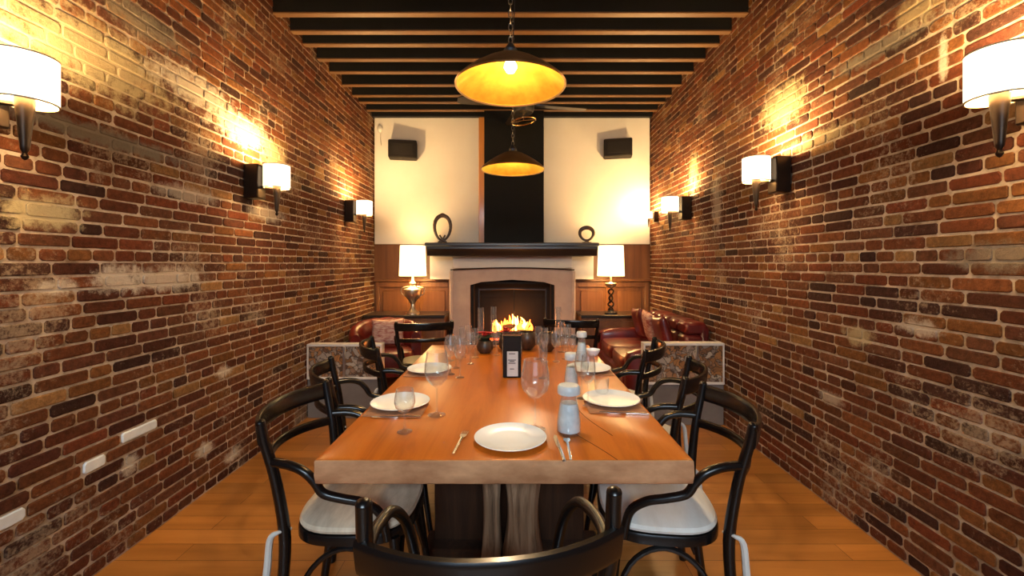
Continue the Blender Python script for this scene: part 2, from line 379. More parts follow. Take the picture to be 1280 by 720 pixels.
PAL = [(0.125,0.038,0.015),(0.100,0.029,0.013),(0.150,0.050,0.018),(0.070,0.021,0.012),(0.13,0.044,0.017),(0.165,0.064,0.020),(0.045,0.017,0.012),(0.115,0.042,0.020),(0.090,0.030,0.016),(0.130,0.034,0.014)]
def brick_wall(name, x, side, seed, specials, patches):
    """side = +1: the face looks to +x. specials: (y, z, length) bricks painted white; patches: (y, z, ry, rz, colour) old rendered repairs"""
    rnd = random.Random(seed); mb = MB(); cols = []
    mb.box(*( (x-.15, x, YB-.15, YF+.15) if side > 0 else (x, x+.15, YB-.15, YF+.15) ), 0, HC, mi=1); cols += [(.4,.3,.2,1)]*8
    H, G = 0.0585, 0.0100; row = 0; z = 0.004
    while z + H < HC:
        y = YB + rnd.uniform(-.1, .1); wob = rnd.uniform(-.0015, .0015)
        header_row = row % 6 == 0
        while y < YF:
            L = rnd.choice([.105, .11]) if (header_row or rnd.random() < .22) else rnd.uniform(.195, .225)
            y0, y1 = max(YB, y)+G/2, min(YF, y+L)-G/2; y += L
            if y1-y0 < .03: continue
            z0, z1 = z+G/2+wob+rnd.uniform(-.0012,.0012), z+H-G/2+wob+rnd.uniform(-.0012,.0012)
            d = rnd.uniform(.003, .0075); c = rnd.choice(PAL); k = rnd.uniform(.75, 1.25); mi = 0
            tn = rnd.random()
            if tn < .05: c = (0.24, 0.12, 0.045)
            ym, zm = (y0+y1)/2, (z0+z1)/2
            for (py, pz, ry, rz_, pc, st) in patches:
                if st > .8 and ((ym-py)/ry)**2 + ((zm-pz)/rz_)**2 < .8: d = .0035
            for (sy, sz, sl) in specials:
                if abs(zm-sz) < H/2 and y0-.001 < sy+sl/2 and y1 > sy-sl/2 and (ym > sy-sl/2 and ym < sy+sl/2): mi = 2; d = .009
            i = rnd.uniform(.003, .005)
            j = lambda: rnd.uniform(-.003, .003)
            q = rnd.uniform(.006, .011)
            def ring(dd, inn, jt):
                a0, a1, b0, b1 = y0+inn, y1-inn, z0+inn, z1-inn
                return [(x+side*dd, py+j()*jt, pz+j()*jt) for py, pz in ((a0+q, b0), ((a0+a1)/2, b0), (a1-q, b0), (a1, b0+q), (a1, b1-q), (a1-q, b1), ((a0+a1)/2, b1), (a0+q, b1), (a0, b1-q), (a0, b0+q))]
            vs = ring(-.002, 0, 0); mids = ring(d*.65, .0008, .5); fr = ring(d, i, .8); N = 10
            fs = [tuple(range(2*N, 3*N))] + [(a, (a+1) % N, N+(a+1) % N, N+a) for a in range(N)] + [(N+a, N+(a+1) % N, 2*N+(a+1) % N, 2*N+a) for a in range(N)]
            mb.add(vs+mids+fr, fs, mi); cols += [(c[0]*k, c[1]*k, c[2]*k, 1)]*30
        z += H; row += 1
    o = struct(name, mb, [brick_mat(patches), mortar_mat(patches), M['white_paint']], smooth=False)
    ca = o.data.color_attributes.new('tint', 'FLOAT_COLOR', 'POINT')
    flat = [t for c in cols for t in c]; ca.data.foreach_set('color', flat)
    return o
LIME, CREAM, GREY = (.60,.52,.42), (.52,.42,.24), (.21,.18,.14)
brick_wall('wall_left', XL, 1, 3,
    [(1.905, .53, .19), (1.66, .44, .22), (2.17, .585, .10), (1.52, .50, .1)],
    [(1.72,1.61,.17,.07,CREAM,.9), (2.05,1.33,.13,.07,LIME,.9), (2.35,1.32,.26,.07,LIME,.75), (1.78,1.30,.09,.035,LIME,.8), (2.63,.27,.07,.05,LIME,.85), (2.9,.12,.09,.04,LIME,.8), (2.81,.70,.07,.04,LIME,.8), (2.12,.42,.05,.05,LIME,.8),
     (1.95,2.33,.45,.17,CREAM,.7), (2.55,2.43,.35,.10,LIME,.75), (3.0,2.33,.35,.10,LIME,.85), (3.4,2.24,.18,.13,CREAM,.95), (2.0,1.98,.55,.045,GREY,.85), (2.2,2.62,.30,.07,GREY,.7), (2.5,1.8,.25,.05,LIME,.5), (3.3,1.78,.25,.06,LIME,.5)])
brick_wall('wall_right', XR, -1, 11, [],
    [(2.16,2.48,.34,.05,GREY,.85), (2.95,2.47,.24,.14,CREAM,.95), (1.95,1.11,.10,.04,LIME,.7), (1.63,1.43,.18,.06,GREY,.7), (2.3,1.02,.10,.05,CREAM,.6), (1.84,2.28,.02,.10,LIME,.9),
     (1.95,2.55,.12,.08,CREAM,.6), (3.9,1.95,.10,.25,LIME,.5), (2.6,2.15,.3,.05,CREAM,.5), (2.5,.62,.1,.04,LIME,.5), (4.4,2.35,.12,.2,CREAM,.6)])

# far end wall
struct('wall_far', MB().box(XL, XR, YF, YF+.15, 0, HC), M['panelling'], smooth=False)
def panels():
    mb = MB()
    mb.box(XL+.02, -.46, YF-.05, YF, 1.665, HB, c=.004); mb.box(.385, XR-.02, YF-.05, YF, 1.665, HB, c=.004)
    return mb
struct('wall_far_plaster', panels(), M['plaster'])
struct('trim_1', MB().box(-.475, -.39, YF-.07, YF, 1.665, HB, c=.005), M['trim'])
struct('trim_2', MB().box(XL, -.82, YF-.06, YF, 1.165, 1.20, c=.006).box(.78, XR, YF-.06, YF, 1.165, 1.20, c=.006), M['panelling'])
struct('trim_3', MB().box(XL, XR, YF-.12, YF, HB-.005, HB+.12), M['beam'], smooth=False)
def wainscot():
    mb = MB()
    for x0, x1 in ((XL+.03, -1.34), (-1.32, -.84), (.80, 1.28), (1.30, XR-.03)):
        mb.box(x0, x0+.05, YF-.03, YF, .1, 1.16, c=.004); mb.box(x1-.05, x1, YF-.03, YF, .1, 1.16, c=.004)
        mb.box(x0+.05, x1-.05, YF-.03, YF, 1.09, 1.16, c=.004); mb.box(x0+.05, x1-.05, YF-.03, YF, .1, .2, c=.004)
        mb.box(x0+.09, x1-.09, YF-.018, YF, .25, 1.04, c=.008)
    return mb
struct('trim_4', wainscot(), M['panelling'])
struct('trim_5', MB().box(-1.10, -.79, YF-.20, YF, 1.2, 1.5, c=.004).box(.74, 1.03, YF-.20, YF, 1.2, 1.5, c=.004), M['pale_stone'])

# wall behind the camera with the daylight window
wx, wz0, wz1 = 1.45, .85, 3.2
struct('wall_back', MB().box(XL, -wx, YB-.15, YB, 0, HC).box(wx, XR, YB-.15, YB, 0, HC).box(-wx, wx, YB-.15, YB, 0, wz0).box(-wx, wx, YB-.15, YB, wz1, HC), M['plaster'], smooth=False)
wf = MB()
for a in (-wx, -.42, .38, wx-.05): wf.box(a, a+.05, YB-.1, YB-.03, wz0, wz1)
for a in (wz0, 2.2, wz1-.05): wf.box(-wx, wx, YB-.095, YB-.035, a, a+.05)
w = struct('window_1', wf, M['blind'], smooth=False)
MB().box(-wx, wx, YB-.07, YB-.064, wz0, wz1).build('window_pane', M['glass'], w, smooth=False)

# ceiling beams
BY = [3.405, 3.665, 3.88, 4.16, 4.435, 4.755, 5.05, 5.26, 5.53]
y = 3.405 - .27
while y > YB + .1: BY.append(round(y, 3)); y -= .27
for i, by in enumerate(sorted(BY)):
    b = struct('ceiling_beam', MB().box(XL, XR, by-.035, by+.02, HB+.012, HC, c=.004), M['beam'])
    MB().box(XL, XR, by-.037, by+.022, HB, HB+.012, c=.002).build('underside', M['underside'], b)  # thin brown strip along the bottom of each beam, lighter than its sides

# ------------------------------------------------------------------ fireplace
fp = thing('fireplace', 'pink limestone fireplace with a low pointed arch and a burning fire at the end wall', 'fireplace', (-.025, 5.5, 0))
def surround():
    mb = MB()
    o = [(-.54, 0), (-.54, 1.13), (-.40, 1.17), (0, 1.2), (.40, 1.17), (.54, 1.13), (.54, 0)]
    top = 1.34; W = .755
    # front built from quads around the arch
    P = [(-W, 0), (-W, 1.13), (-W, top), (-.40, top), (0, top), (.40, top), (W, top), (W, 1.13), (W, 0)]
    quads = [((-W,0),(-.54,0),(-.54,1.13),(-W,1.13)), ((-W,1.13),(-.54,1.13),(-.40,1.17),(-.40,top)), ((-W,1.13),(-.40,top),(-W,top)),
             ((-.40,1.17),(0,1.2),(0,top),(-.40,top)), ((0,1.2),(.40,1.17),(.40,top),(0,top)), ((.40,1.17),(.54,1.13),(W,1.13),(.40,top)), ((W,1.13),(W,top),(.40,top)), ((.54,0),(W,0),(W,1.13),(.54,1.13))]
    for q in quads: mb.prism(q, 0, .32)
    return mb
surround().build('surround', M['stone'], fp, smooth=False)
l_ = MB().box(-.76, .76, -.015, .32, 1.345, 1.50, c=.006); l_.build('lintel', M['pale_stone'], fp)
md = MB().tube([(-.785, -.03, 1.325), (-.4, -.03, 1.345), (0, -.03, 1.352), (.4, -.03, 1.345), (.785, -.03, 1.325)], .009, 6, smooth=4); md.build('moulding', M['dark_wood'], fp)
for sx in (-1, 1):
    MB().box(min(sx*.755, sx*.80), max(sx*.755, sx*.80), -.02, .06, 0, 1.31, c=.008).build('pilaster', M['stone'], fp)
fb = MB().box(-.54, -.50, .06, .30, 0, 1.16).box(.50, .54, .06, .30, 0, 1.16).box(-.54, .54, .28, .31, 0, 1.2).box(-.54, .54, .06, .3, 1.14, 1.17).box(-.54, .54, .06, .3, 0, .30)
fb.build('firebox', M['soot'], fp, smooth=False)
fr = MB()
for sx in (-1, 1): fr.tube([(sx*.43, .05, .3), (sx*.43, .05, 1.06), (sx*.43, .08, 1.08)], .012, 8)
fr.tube([(-.43, .05, 1.07), (0, .05, 1.085), (.43, .05, 1.07)], .012, 8); fr.tube([(0.02, .05, .3), (.02, .05, 1.08)], .007, 6)
fr.build('fire_screen_frame', M['iron'], fp)
gr = MB()
for k in range(9): gr.tube([(-.32+k*.08, .08, .30), (-.32+k*.08, .09, .45)], .008, 6)
gr.tube([(-.34, .08, .45), (.34, .08, .45)], .010, 6); gr.tube([(-.34, .08, .34), (.34, .08, .34)], .010, 6)
gr.build('grate', M['iron'], fp)
for (a, b, r) in (((-.28,.16,.47),(.25,.13,.49),.055), ((-.2,.22,.49),(.30,.20,.52),.05), ((-.12,.12,.56),(.2,.22,.60),.045)):
    MB().tube([a, ((a[0]+b[0])/2, (a[1]+b[1])/2+.01, (a[2]+b[2])/2+.01), b], [r, r*1.1, r*.9], 10).build('log', M['log'], fp)
em = MB()
for k in range(26): em.blob((random.uniform(-.3,.32), random.uniform(.1,.24), .42+random.uniform(0,.04)), (.035,.03,.025), 7, 4)
em.build('embers', M['ember'], fp)
fl = MB(); fh = MB()
for k in range(34):
    x = random.uniform(-.24, .28); h = random.uniform(.10, .22)*(1.15-abs(x)*1.6); w_ = random.uniform(.018, .04)
    p = [(x, .16+random.uniform(-.04,.05), .50), (x+random.uniform(-.02,.02), .16, .50+h*.35), (x+random.uniform(-.04,.04), .16, .50+h*.7), (x+random.uniform(-.05,.05), .16, .50+h)]
    (fl if k % 3 else fh).tube(p, [w_*.7, w_, w_*.5, .002], 8, smooth=4)
fl.build('flame', M['flame'], fp); fh.build('flame', M['flame_hot'], fp)
light('fire_glow', 'POINT', (0, 5.53, .70), 5, (1, .32, .08), shadow_soft_size=.12)
MB().box(-.78, .78, -.32, -.001, 0, .05, c=.01).build('hearth', M['pale_stone'], fp)

man = thing('mantel_shelf', 'long dark wooden mantel shelf above the stone fireplace', 'mantel', (-.03, 5.5, 1.5))
MB().box(-1.06, 1.06, -.27, .26, .115, .16, c=.01).build('shelf_board', M['dark_wood'], man)
mm = MB(); mm.prism([(-.25,.115),(-.25,.085),(-.235,.07),(-.22,.05),(-.215,.02),(-.20,.0),(.26,0),(.26,.115)], -1.04, 1.04, 'x'); mm.build('cornice', M['dark_wood'], man, smooth=True, angle=30)

ch = MB().box(-.385, .375, 5.50, YF-.071, 1.661, HB+.01, c=.004)
tag(ch.build('chimney_breast', M['black']), 'tall matt black chimney breast rising from the mantel to the ceiling', 'chimney')

# speakers
def speaker(x, z, rz, lab):
    t = thing('wall_speaker', lab, 'speaker', (x, 5.66, z), rz, 'small wall speakers')
    MB().box(-.18, .18, -.09, .09, -.115, .115, c=.012).build('cabinet', M['speaker'], t)
    MB().box(-.135, .135, -.096, -.088, -.075, .075, c=.004).build('grille', M['grille'], t)
    MB().tube([(0, .08, 0), (0, .108, 0)], .03, 10).build('bracket', M['iron'], t)
speaker(-1.46, 2.89, R(10), 'small black speaker box high on the white wall, left of the chimney')
speaker(1.355, 2.91, R(-12), 'small black speaker box high on the white wall, right of the chimney')

# cable on plaster at upper left
cb = MB().tube([(-1.80, 5.755, 3.27), (-1.765, 5.75, 3.2), (-1.79, 5.75, 3.1), (-1.775, 5.755, 2.98)], .006, 6, smooth=5).blob((-1.79, 5.745, 3.2), (.035, .02, .05))
tag(cb.build('wall_cable', M['label']), 'thin pale cable and clip in the top left corner of the white wall', 'cable')

# sculptures on mantel
def loop_sculpture(name, x, w, h, lab, cross):
    t = thing(name, lab, 'sculpture', (x, 5.40, 1.66))
    pts = []
    for k in range(24):
        a = 2*math.pi*k/24
        pts.append((math.sin(a)*w/2*(1-.12*math.cos(a)), (.012 if k < 12 else -.012)*math.sin(a), .035+h/2 - math.cos(a)*h/2))
    rr = [.014 + .012*(1-math.cos(2*math.pi*k/24))/2 for k in range(24)]
    MB().tube(pts, rr, 10, closed=True).build('loop', M['sculpt'], t)
    b = MB()
    if cross:
        for q in (-1, 1): MB().tube([(-.05*q, 0, .012), (.0, .01*q, .05), (.035*q, 0, .10)], .012, 8, smooth=4).build('crossed_end', M['sculpt'], t)
        MB().blob((0, 0, h+.045), (.035, .025, .022)).build('finial', M['sculpt'], t)
    b.lathe([(.06, 0), (.06, .012), (.03, .02), (.012, .035)], 16); b.build('foot', M['sculpt'], t)
loop_sculpture('loop_sculpture', -.90, .20, .31, 'tall dark ceramic loop sculpture with crossed foot at the left of the mantel', True)
loop_sculpture('ring_sculpture', .905, .17, .16, 'small round dark ring sculpture at the right end of the mantel', False)

# ------------------------------------------------------------------ cabinets beside the fireplace and their lamps
def cabinet(x0, x1, lab):
    t = thing('side_cabinet', lab, 'cabinet', ((x0+x1)/2, 5.50, 0))
    w = (x1-x0)/2
    MB().box(-w, w, -.20, .25, 0, .74, c=.006).build('body', M['panelling'], t)
    MB().box(-w-.01, w+.01, -.23, .25, .74, .775, c=.008).build('worktop', M['dark_wood'], t)
    for k in (-1, 1):
        d = MB().box(min(.01*k, k*(w-.03)), max(.01*k, k*(w-.03)), -.218, -.2, .06, .70, c=.004).box(min(.07*k, k*(w-.09)), max(.07*k, k*(w-.09)), -.226, -.218, .12, .64, c=.006).build('door', M['panelling'], t)
        MB().blob((k*.035, -.235, .42), (.012, .014, .012)).build('knob', M['brass'], d)
cabinet(XL+.04, -.86, 'low caramel wood cabinet left of the fireplace under an urn lamp')
cabinet(.82, XR-.04, 'low caramel wood cabinet right of the fireplace under a twisted lamp')

def table_lamp(x, kind, lab):
    t = thing('table_lamp', lab, 'lamp', (x, 5.42, .775), 0)
    sh = MB().openlathe([(.168, .475), (.155, .855), (.151, .855), (.164, .475), (.168, .475)], 40); sh.build('lamp_shade', M['shade_warm'], t)
    if kind == 'urn':
        p = [(.0, 0), (.085, 0), (.085, .02), (.05, .04), (.028, .07), (.022, .12), (.05, .16), (.095, .22), (.115, .28), (.11, .31), (.06, .33), (.03, .36), (.045, .385), (.02, .41), (.012, .46), (.012, .56), (0, .56)]
        MB().lathe(p, 28).build('base', M['silver'], t)
        for s_ in (-1, 1): MB().tube([(s_*.09, 0, .22), (s_*.14, 0, .26), (s_*.135, 0, .32), (s_*.05, 0, .34)], .008, 8, smooth=5).build('handle', M['silver'], t)
    else:
        MB().lathe([(0, 0), (.08, 0), (.08, .018), (.04, .03), (.02, .06), (0, .06)], 28).build('base', M['iron'], t)
        tw = MB()
        for ph in (0, math.pi): tw.tube([(.028*math.cos(ph+q*.55)*(1+.3*math.sin(q*.4)), .028*math.sin(ph+q*.55), .05+q*.0135) for q in range(21)], .011, 8)
        tw.build('stem', M['bronze'], t)
        MB().lathe([(0, .32), (.03, .325), (.06, .35), (.075, .38), (.07, .39), (.03, .385), (.012, .40), (.012, .56), (0, .56)], 28).build('cup', M['silver'], t)
    sp = MB()
    for k in range(3):
        a = k*2*math.pi/3; sp.tube([(0, 0, .555), (.158*math.cos(a), .158*math.sin(a), .60)], .003, 5)
    sp.build('spider', M['brass'], t)
    MB().lathe([(0, .56), (.015, .565), (.032, .61), (.03, .64), (.012, .665), (0, .668)], 16).build('bulb', M['bulb'], t)
    light('lamp_light', 'POINT', (x, 5.42, .775+.70), TABLE_LAMP_POWER, WARM, shadow_soft_size=.06)
    light('lamp_light', 'POINT', (x, 5.42, .775+.50), TABLE_LAMP_POWER*.5, WARM, shadow_soft_size=.04)
table_lamp(-1.275, 'urn', 'lit drum-shade table lamp on a silver urn base, left of the fireplace')
table_lamp(1.21, 'twist', 'lit drum-shade table lamp on a slim twisted dark stem, right of the fireplace')

# ------------------------------------------------------------------ wall sconces
def sconce(x_wall, side, y, z, lab, s=1.0):
    t = thing('wall_sconce', lab, 'sconce', (x_wall+side*.008, y, z), 0 if side > 0 else math.pi, 'brick wall sconces')
    t.scale = (s, s, s)
    MB().box(0, .10, -.05, .05, -.155, .085, c=.006).build('backplate', M['bronze'], t)
    c = .205
    MB().tube([(.02, 0, -.06), (.09, 0, -.07), (c, 0, -.085)], .011, 8).build('arm', M['bronze'], t)
    MB().lathe([(0, -.275), (.006, -.272), (.011, -.262), (.006, -.25), (.012, -.238), (.013, -.225), (.022, -.12), (.028, -.075), (.028, -.065), (.012, -.06), (.01, -.02), (0, -.02)], 20, cx=c).build('torch_stem', M['bronze'], t)
    r = .085
    MB().openlathe([(r, -.08), (r, .08), (r-.003, .08), (r-.003, -.08), (r, -.08)], 36, cx=c).build('lamp_shade', M['shade'], t)
    for zz in (-.081, .077): MB().openlathe([(r+.0015, zz), (r+.0015, zz+.005), (r-.004, zz+.005), (r-.004, zz), (r+.0015, zz)], 36, cx=c).build('shade_trim', M['shade_trim'], t)
    sp = MB()
    for k in range(3): a = k*2*math.pi/3+.4; sp.tube([(c, 0, -.03), (c+(r-.002)*math.cos(a), (r-.002)*math.sin(a), -.03)], .002, 5)
    sp.build('spider', M['bronze'], t)
    MB().lathe([(0, -.02), (.01, -.018), (.02, .01), (.018, .03), (0, .045)], 12, cx=c).build('bulb', M['bulb'], t)
    light('sconce_light', 'POINT', (x_wall+side*(.008+c*s), y, z+.065), SCONCE_POWER*s, WARM, shadow_soft_size=.035)
    light('sconce_light', 'POINT', (x_wall+side*(.008+c*s), y, z-.045), SCONCE_POWER*.28*s, WARM, shadow_soft_size=.02)
sconce(XL, 1, 1.48, 2.03, 'nearest lit sconce on the left brick wall, cut by the photo edge')
sconce(XL, 1, 3.05, 2.015, 'middle lit sconce on the left brick wall')
sconce(XL, 1, 4.83, 2.025, 'farthest lit sconce on the left brick wall beside the white plaster')
sconce(XR, -1, 1.44, 2.03, 'nearest lit sconce on the right brick wall, cut by the photo edge')
sconce(XR, -1, 2.89, 2.03, 'lit sconce on the right brick wall, second from the front')
sconce(XR, -1, 4.49, 2.015, 'lit sconce on the right brick wall, third from the front')
sconce(XR, -1, 5.50, 2.02, 'tiny farthest sconce on the right brick wall beside the white plaster', .55)

# ------------------------------------------------------------------ pendants
def pendant(x, y, z, lab, D=.5, first=True):
    t = thing('pendant_lamp', lab, 'pendant lamp', (x, y, z), 0, 'gold bowl pendants over the table')
    r = D/2
    outer = [(r+.004, 0), (r+.002, .010), (r*.93, .028), (r*.76, .062), (r*.54, .098), (r*.32, .128), (r*.12, .146), (.0, .15)]
    inner = [(r, .002), (r*.925, .023), (r*.755, .056), (r*.535, .092), (r*.315, .121), (r*.1, .139), (0, .141)]
    MB().openlathe(outer, 64).build('dome', M['dome'], t)
    MB().openlathe(inner, 64).build('gold_lining', M['gold'], t)
    MB().openlathe([(r+.006, .003), (r+.002, -.003), (r-.004, .003), (r+.002, .008), (r+.006, .003)], 64).build('rim', M['dome'], t)
    MB().lathe([(0, .146), (.03, .146), (.032, .165), (.018, .185), (.008, .20), (0, .20)], 20).build('cap', M['iron'], t)
    cn = MB(); H = HB+.0 - z
    zz = .195; k = 0
    while zz < H-.01:
        pts = [(math.sin(q*math.pi/4)*.009, 0, zz+.017-math.cos(q*math.pi/4)*.019) for q in range(8)]
        cn.tube(pts, .0022, 5, closed=True, xf=Matrix.Rotation(R(90)*(k % 2), 4, 'Z')); zz += .030; k += 1
    cn.build('chain', M['chain'], t)
    MB().tube([(.012, .004, .2), (.02, 0, .5), (.006, .004, .9), (.01, 0, H)], .0025, 6, smooth=6).build('cord', M['iron'], t)
    MB().lathe([(0, .142), (.016, .138), (.016, .12), (.028, .10), (.03, .085), (.018, .066), (0, .062)], 20).build('bulb', M['bulb'], t)
    light('pendant_light', 'POINT', (x, y, z+.035), PENDANT_POWER, (1, .78, .48), shadow_soft_size=.04)
pendant(-.018, 1.985, 2.216, 'larger-looking gold bowl pendant on a chain, nearest the camera')
pendant(-.013, 3.46, 2.155, 'second gold bowl pendant on a chain, farther back before the black chimney')

# ceiling fan
cf = thing('ceiling_fan', 'dark ceiling fan with a brass ring under its hub behind the near pendant', 'ceiling fan', (.10, 4.75, 2.95))
MB().lathe([(0, .10), (.10, .11), (.12, .15), (.12, .21), (.08, .25), (.02, .27), (.02, .40), (.05, .405), (0, .406)], 28).build('motor', M['iron'], cf)
for k in range(4):
    a = R(12+90*k); xf = Matrix.Rotation(a, 4, 'Z') @ Matrix.Translation((0, 0, .20)) @ Matrix.Rotation(R(9), 4, 'X')
    MB().prism([(.13, -.04), (.22, -.062), (.68, -.075), (.72, -.05), (.72, .05), (.68, .075), (.22, .062), (.13, .04)], -.005, .005, 'z', xf=xf).build('blade', M['dark_wood'], cf)
rg = MB().tube([(.13*math.cos(q*math.pi/12), .13*math.sin(q*math.pi/12), .02+.02*math.cos(q*math.pi/12)) for q in range(24)], .010, 8, closed=True)
rg.tube([(.0, 0, .11), (0, 0, .03)], .008, 8); rg.tube([(-.13, 0, .0), (0, 0, .03), (.13, 0, .04)], .005, 6)
rg.build('brass_ring', M['brass'], cf)

# ------------------------------------------------------------------ dining table
TX0, TX1, TY0, TY1, TZ, TT = -.655, .587, 1.41, 3.42, .76, .084
tb = thing('dining_table', 'long thick-slab wooden dining table set with plates and glasses', 'table', ((TX0+TX1)/2, (TY0+TY1)/2, 0))
hx, hy = (TX1-TX0)/2, (TY1-TY0)/2
top = MB(); rnd = random.Random(5)
def outline(z, inset):
    pts = []
    n = 40
    for k in range(n+1): pts.append((-hx+inset+2*(hx-inset)*k/n, -hy+inset))
    for k in range(1, n+1): pts.append((hx-inset, -hy+inset+2*(hy-inset)*k/n))
    for k in range(1, n+1): pts.append((hx-inset-2*(hx-inset)*k/n, hy-inset))
    for k in range(1, n): pts.append((-hx+inset, hy-inset-2*(hy-inset)*k/n))
    return pts
rings = [(TZ-TT, .012), (TZ-TT+.006, .003), (TZ-TT*.6, .0), (TZ-TT*.3, .001), (TZ-.007, .001), (TZ-.002, .003), (TZ, .008)]
vs = []; nn = 160
jit = [rnd.uniform(-.0018, .0018) for _ in range(nn)]
for i, (z, ins) in enumerate(rings):
    for q, p in enumerate(outline(z, ins)):
        k = jit[q]*(1 if i in (1, 2, 3) else .2)*(1+.5*math.sin(i*2.1+q)); vs.append((p[0]+k, p[1]+k, z))
fs = []; ms = []
top.add(vs, [tuple((len(rings)-1)*nn+k for k in range(nn))], 0)
o_ = 0
for i in range(len(rings)-1):
    for k in range(nn):
        k2 = (k+1) % nn; top.f.append((i*nn+k, i*nn+k2, (i+1)*nn+k2, (i+1)*nn+k)); top.m.append(1 if i < 5 else 0)
top.f.append(tuple(range(nn))[::-1]); top.m.append(1)
tt = top.build('tabletop', [M['tabletop'], M['slab_end']], tb, angle=50)
# drying cracks on the near right of the slab
ck = MB()
for pts in ([(.37, -hy+.002, TZ+.0004), (.33, -hy+.09, TZ+.0004), (.25, -hy+.24, TZ+.0004)], [(.40, -hy+.20, TZ+.0004), (.33, -hy+.4, TZ+.0004), (.30, -hy+.62, TZ+.0004)]):
    ck.tube(pts, [.0022, .0016, .0005], 6, smooth=4, flat=(.0005, .0014), up=(0, 0, 1))
ck.build('crack', M['dark_slab'], tt)
# trunk-like trestle
def trunk(cx, cy, w, dpt, seed, name='trestle_post', m='rustic'):
    r = random.Random(seed); mb = MB(); n = 26; rings = 14; vs = []; ph = [r.uniform(0, 6.28) for _ in range(6)]
    for i in range(rings+1):
        z = (TZ-TT)*i/rings; q = i/rings
        sc = 1.25 - .55*math.sin(q*math.pi)**1.3 + .10*q
        for k in range(n):
            a = 2*math.pi*k/n; rr = 1 + .07*math.sin(3*a+ph[0]+q*1.5) + .05*math.sin(7*a+ph[1]+q*3) + .03*math.sin(11*a+ph[2]-q*4)
            x = math.copysign(abs(math.cos(a))**.6, math.cos(a)); y_ = math.copysign(abs(math.sin(a))**.6, math.sin(a))
            vs.append((cx+x*w/2*sc*rr, cy+y_*dpt/2*sc*rr, z))
    fs = [(i*n+k, i*n+(k+1) % n, (i+1)*n+(k+1) % n, (i+1)*n+k) for i in range(rings) for k in range(n)]
    fs += [tuple(range(n))[::-1], tuple(rings*n+k for k in range(n))]
    mb.add(vs, fs); mb.build(name, M[m], tb, angle=60)
cx0 = -(TX0+TX1)/2
trunk(cx0+.035, -.55, .17, .16, 2); trunk(cx0-.10, -.50, .09, .14, 4)
trunk(cx0+.0, .60, .24, .18, 9)
MB().box(cx0-.38, cx0+.33, -.36, -.30, 0, TZ-TT, c=.006).box(cx0-.05, cx0+.02, -.3, .45, .12, .30, c=.006).build('trestle_panel', M['dark_slab'], tb)
MB().box(cx0-.42, cx0+.40, -.44, -.28, 0, .09, c=.01).build('trestle_foot', M['dark_slab'], tb)
MB().box(cx0-.42, cx0+.40, .52, .68, 0, .07, c=.01).build('trestle_foot', M['dark_slab'], tb)

# ------------------------------------------------------------------ bentwood armchairs
def make_chair(lab, cushion, lift=0.0, tall=0.0):
    t = thing('bentwood_armchair', lab, 'chair', (0, 0, 0), 0, 'black bentwood armchairs around the table')
    K = M['chair']
    for s in (-1, 1):
        o = MB().tube([(s*.205, -.255, 0), (s*.205, -.225, .22), (s*.212, -.205, .45), (s*.232, -.225, .66), (s*.247, -.255, .80), (s*.25, -.268, .868+tall)], [.017, .019, .020, .018, .017, .016], 10, smooth=5).build('back_post', K, t)
        MB().blob((s*.25, -.268, .868+tall), (.0165, .0165, .011)).build('post_cap', K, o)
        MB().tube([(s*.205, .215, 0), (s*.19, .185, .22), (s*.178, .16, .44)], [.012, .016, .019], 10, smooth=4).build('leg', K, t)
        if lift: arm = [(.242, -.235, .735), (.272, -.15, .743), (.285, -.05, .734), (.28, .04, .722), (.262, .10, .710), (.235, .145, .65), (.212, .155, .55), (.20, .145, .445)]
        else: arm = [(.240, -.235, .730), (.256, -.17, .728), (.264, -.115, .710), (.262, -.080, .675), (.258, -.052, .634), (.25, .01, .612), (.236, .075, .590), (.216, .125, .54), (.204, .145, .445)]
        MB().tube([(s*a, b, c) for a, b, c in arm], .0155, 10, smooth=6).build('arm', K, t)
        # arched braces under the seat
        MB().tube([(s*.196, .195, .14), (s*.19, .12, .34), (s*.188, 0, .405), (s*.195, -.12, .34), (s*.205, -.22, .14)], .010, 8, smooth=5).build('side_brace', K, t)
    MB().tube([(-.196, .195, .14), (-.12, .17, .34), (0, .16, .405), (.12, .17, .34), (.196, .195, .14)], .010, 8, smooth=5).build('front_brace', K, t)
    # steam-bent top band, bowed backwards
    band = []
    for k in range(17):
        a = -1 + k/8; band.append((a*.262, -.262 - .09*(1-abs(a)**2.2), .828 + .006*(1-a*a)))
    MB().tube(band, 1, 12, flat=(.036, .010), up=(0, -.12, 1)).build('top_rail', K, t)
    mid = []
    for k in range(17):
        a = -1 + k/8; mid.append((a*.240, -.232 - .10*(1-a*a), .70 + .01*(1-a*a)))
    MB().tube(mid, 1, 10, flat=(.018, .009), up=(0, 0, 1)).build('mid_rail', K, t)
    MB().superslab(.222, .215, [(.93, .425), (1, .432), (1, .458), (.985, .465)], p=3.0).build('seat_frame', K, t)
    if cushion:
        MB().superslab(.222, .215, [(.90, .4655), (.965, .470), (.985, .480), (.96, .492), (.88, .499), (.6, .504), (.3, .506), (.02, .507)], p=3.0).build('seat_cushion', M[cushion], t)
        for s in (-1, 1):
            MB().tube([(s*.20, -.19, .482), (s*.236, -.215, .49), (s*.24, -.24, .47), (s*.238, -.25, .38), (s*.245, -.255, .31), (s*.24, -.26, .27)], [.005, .006, .011, .012, .012, .007], 8, smooth=5).build('cushion_tie', M['tie'], t)
    else:
        MB().superslab(.20, .193, [(.95, .4655), (1, .468), (1, .472), (.9, .474), (.5, .468), (.02, .466)], p=3.0).build('seat', M['dark_wood'], t)
    return t
c_l1 = make_chair('black bentwood armchair with an oatmeal cushion, left side of table nearest the camera', 'cushion')
c_l1.location = (-.585, 1.70, 0); c_l1.rotation_euler.z = R(-90)
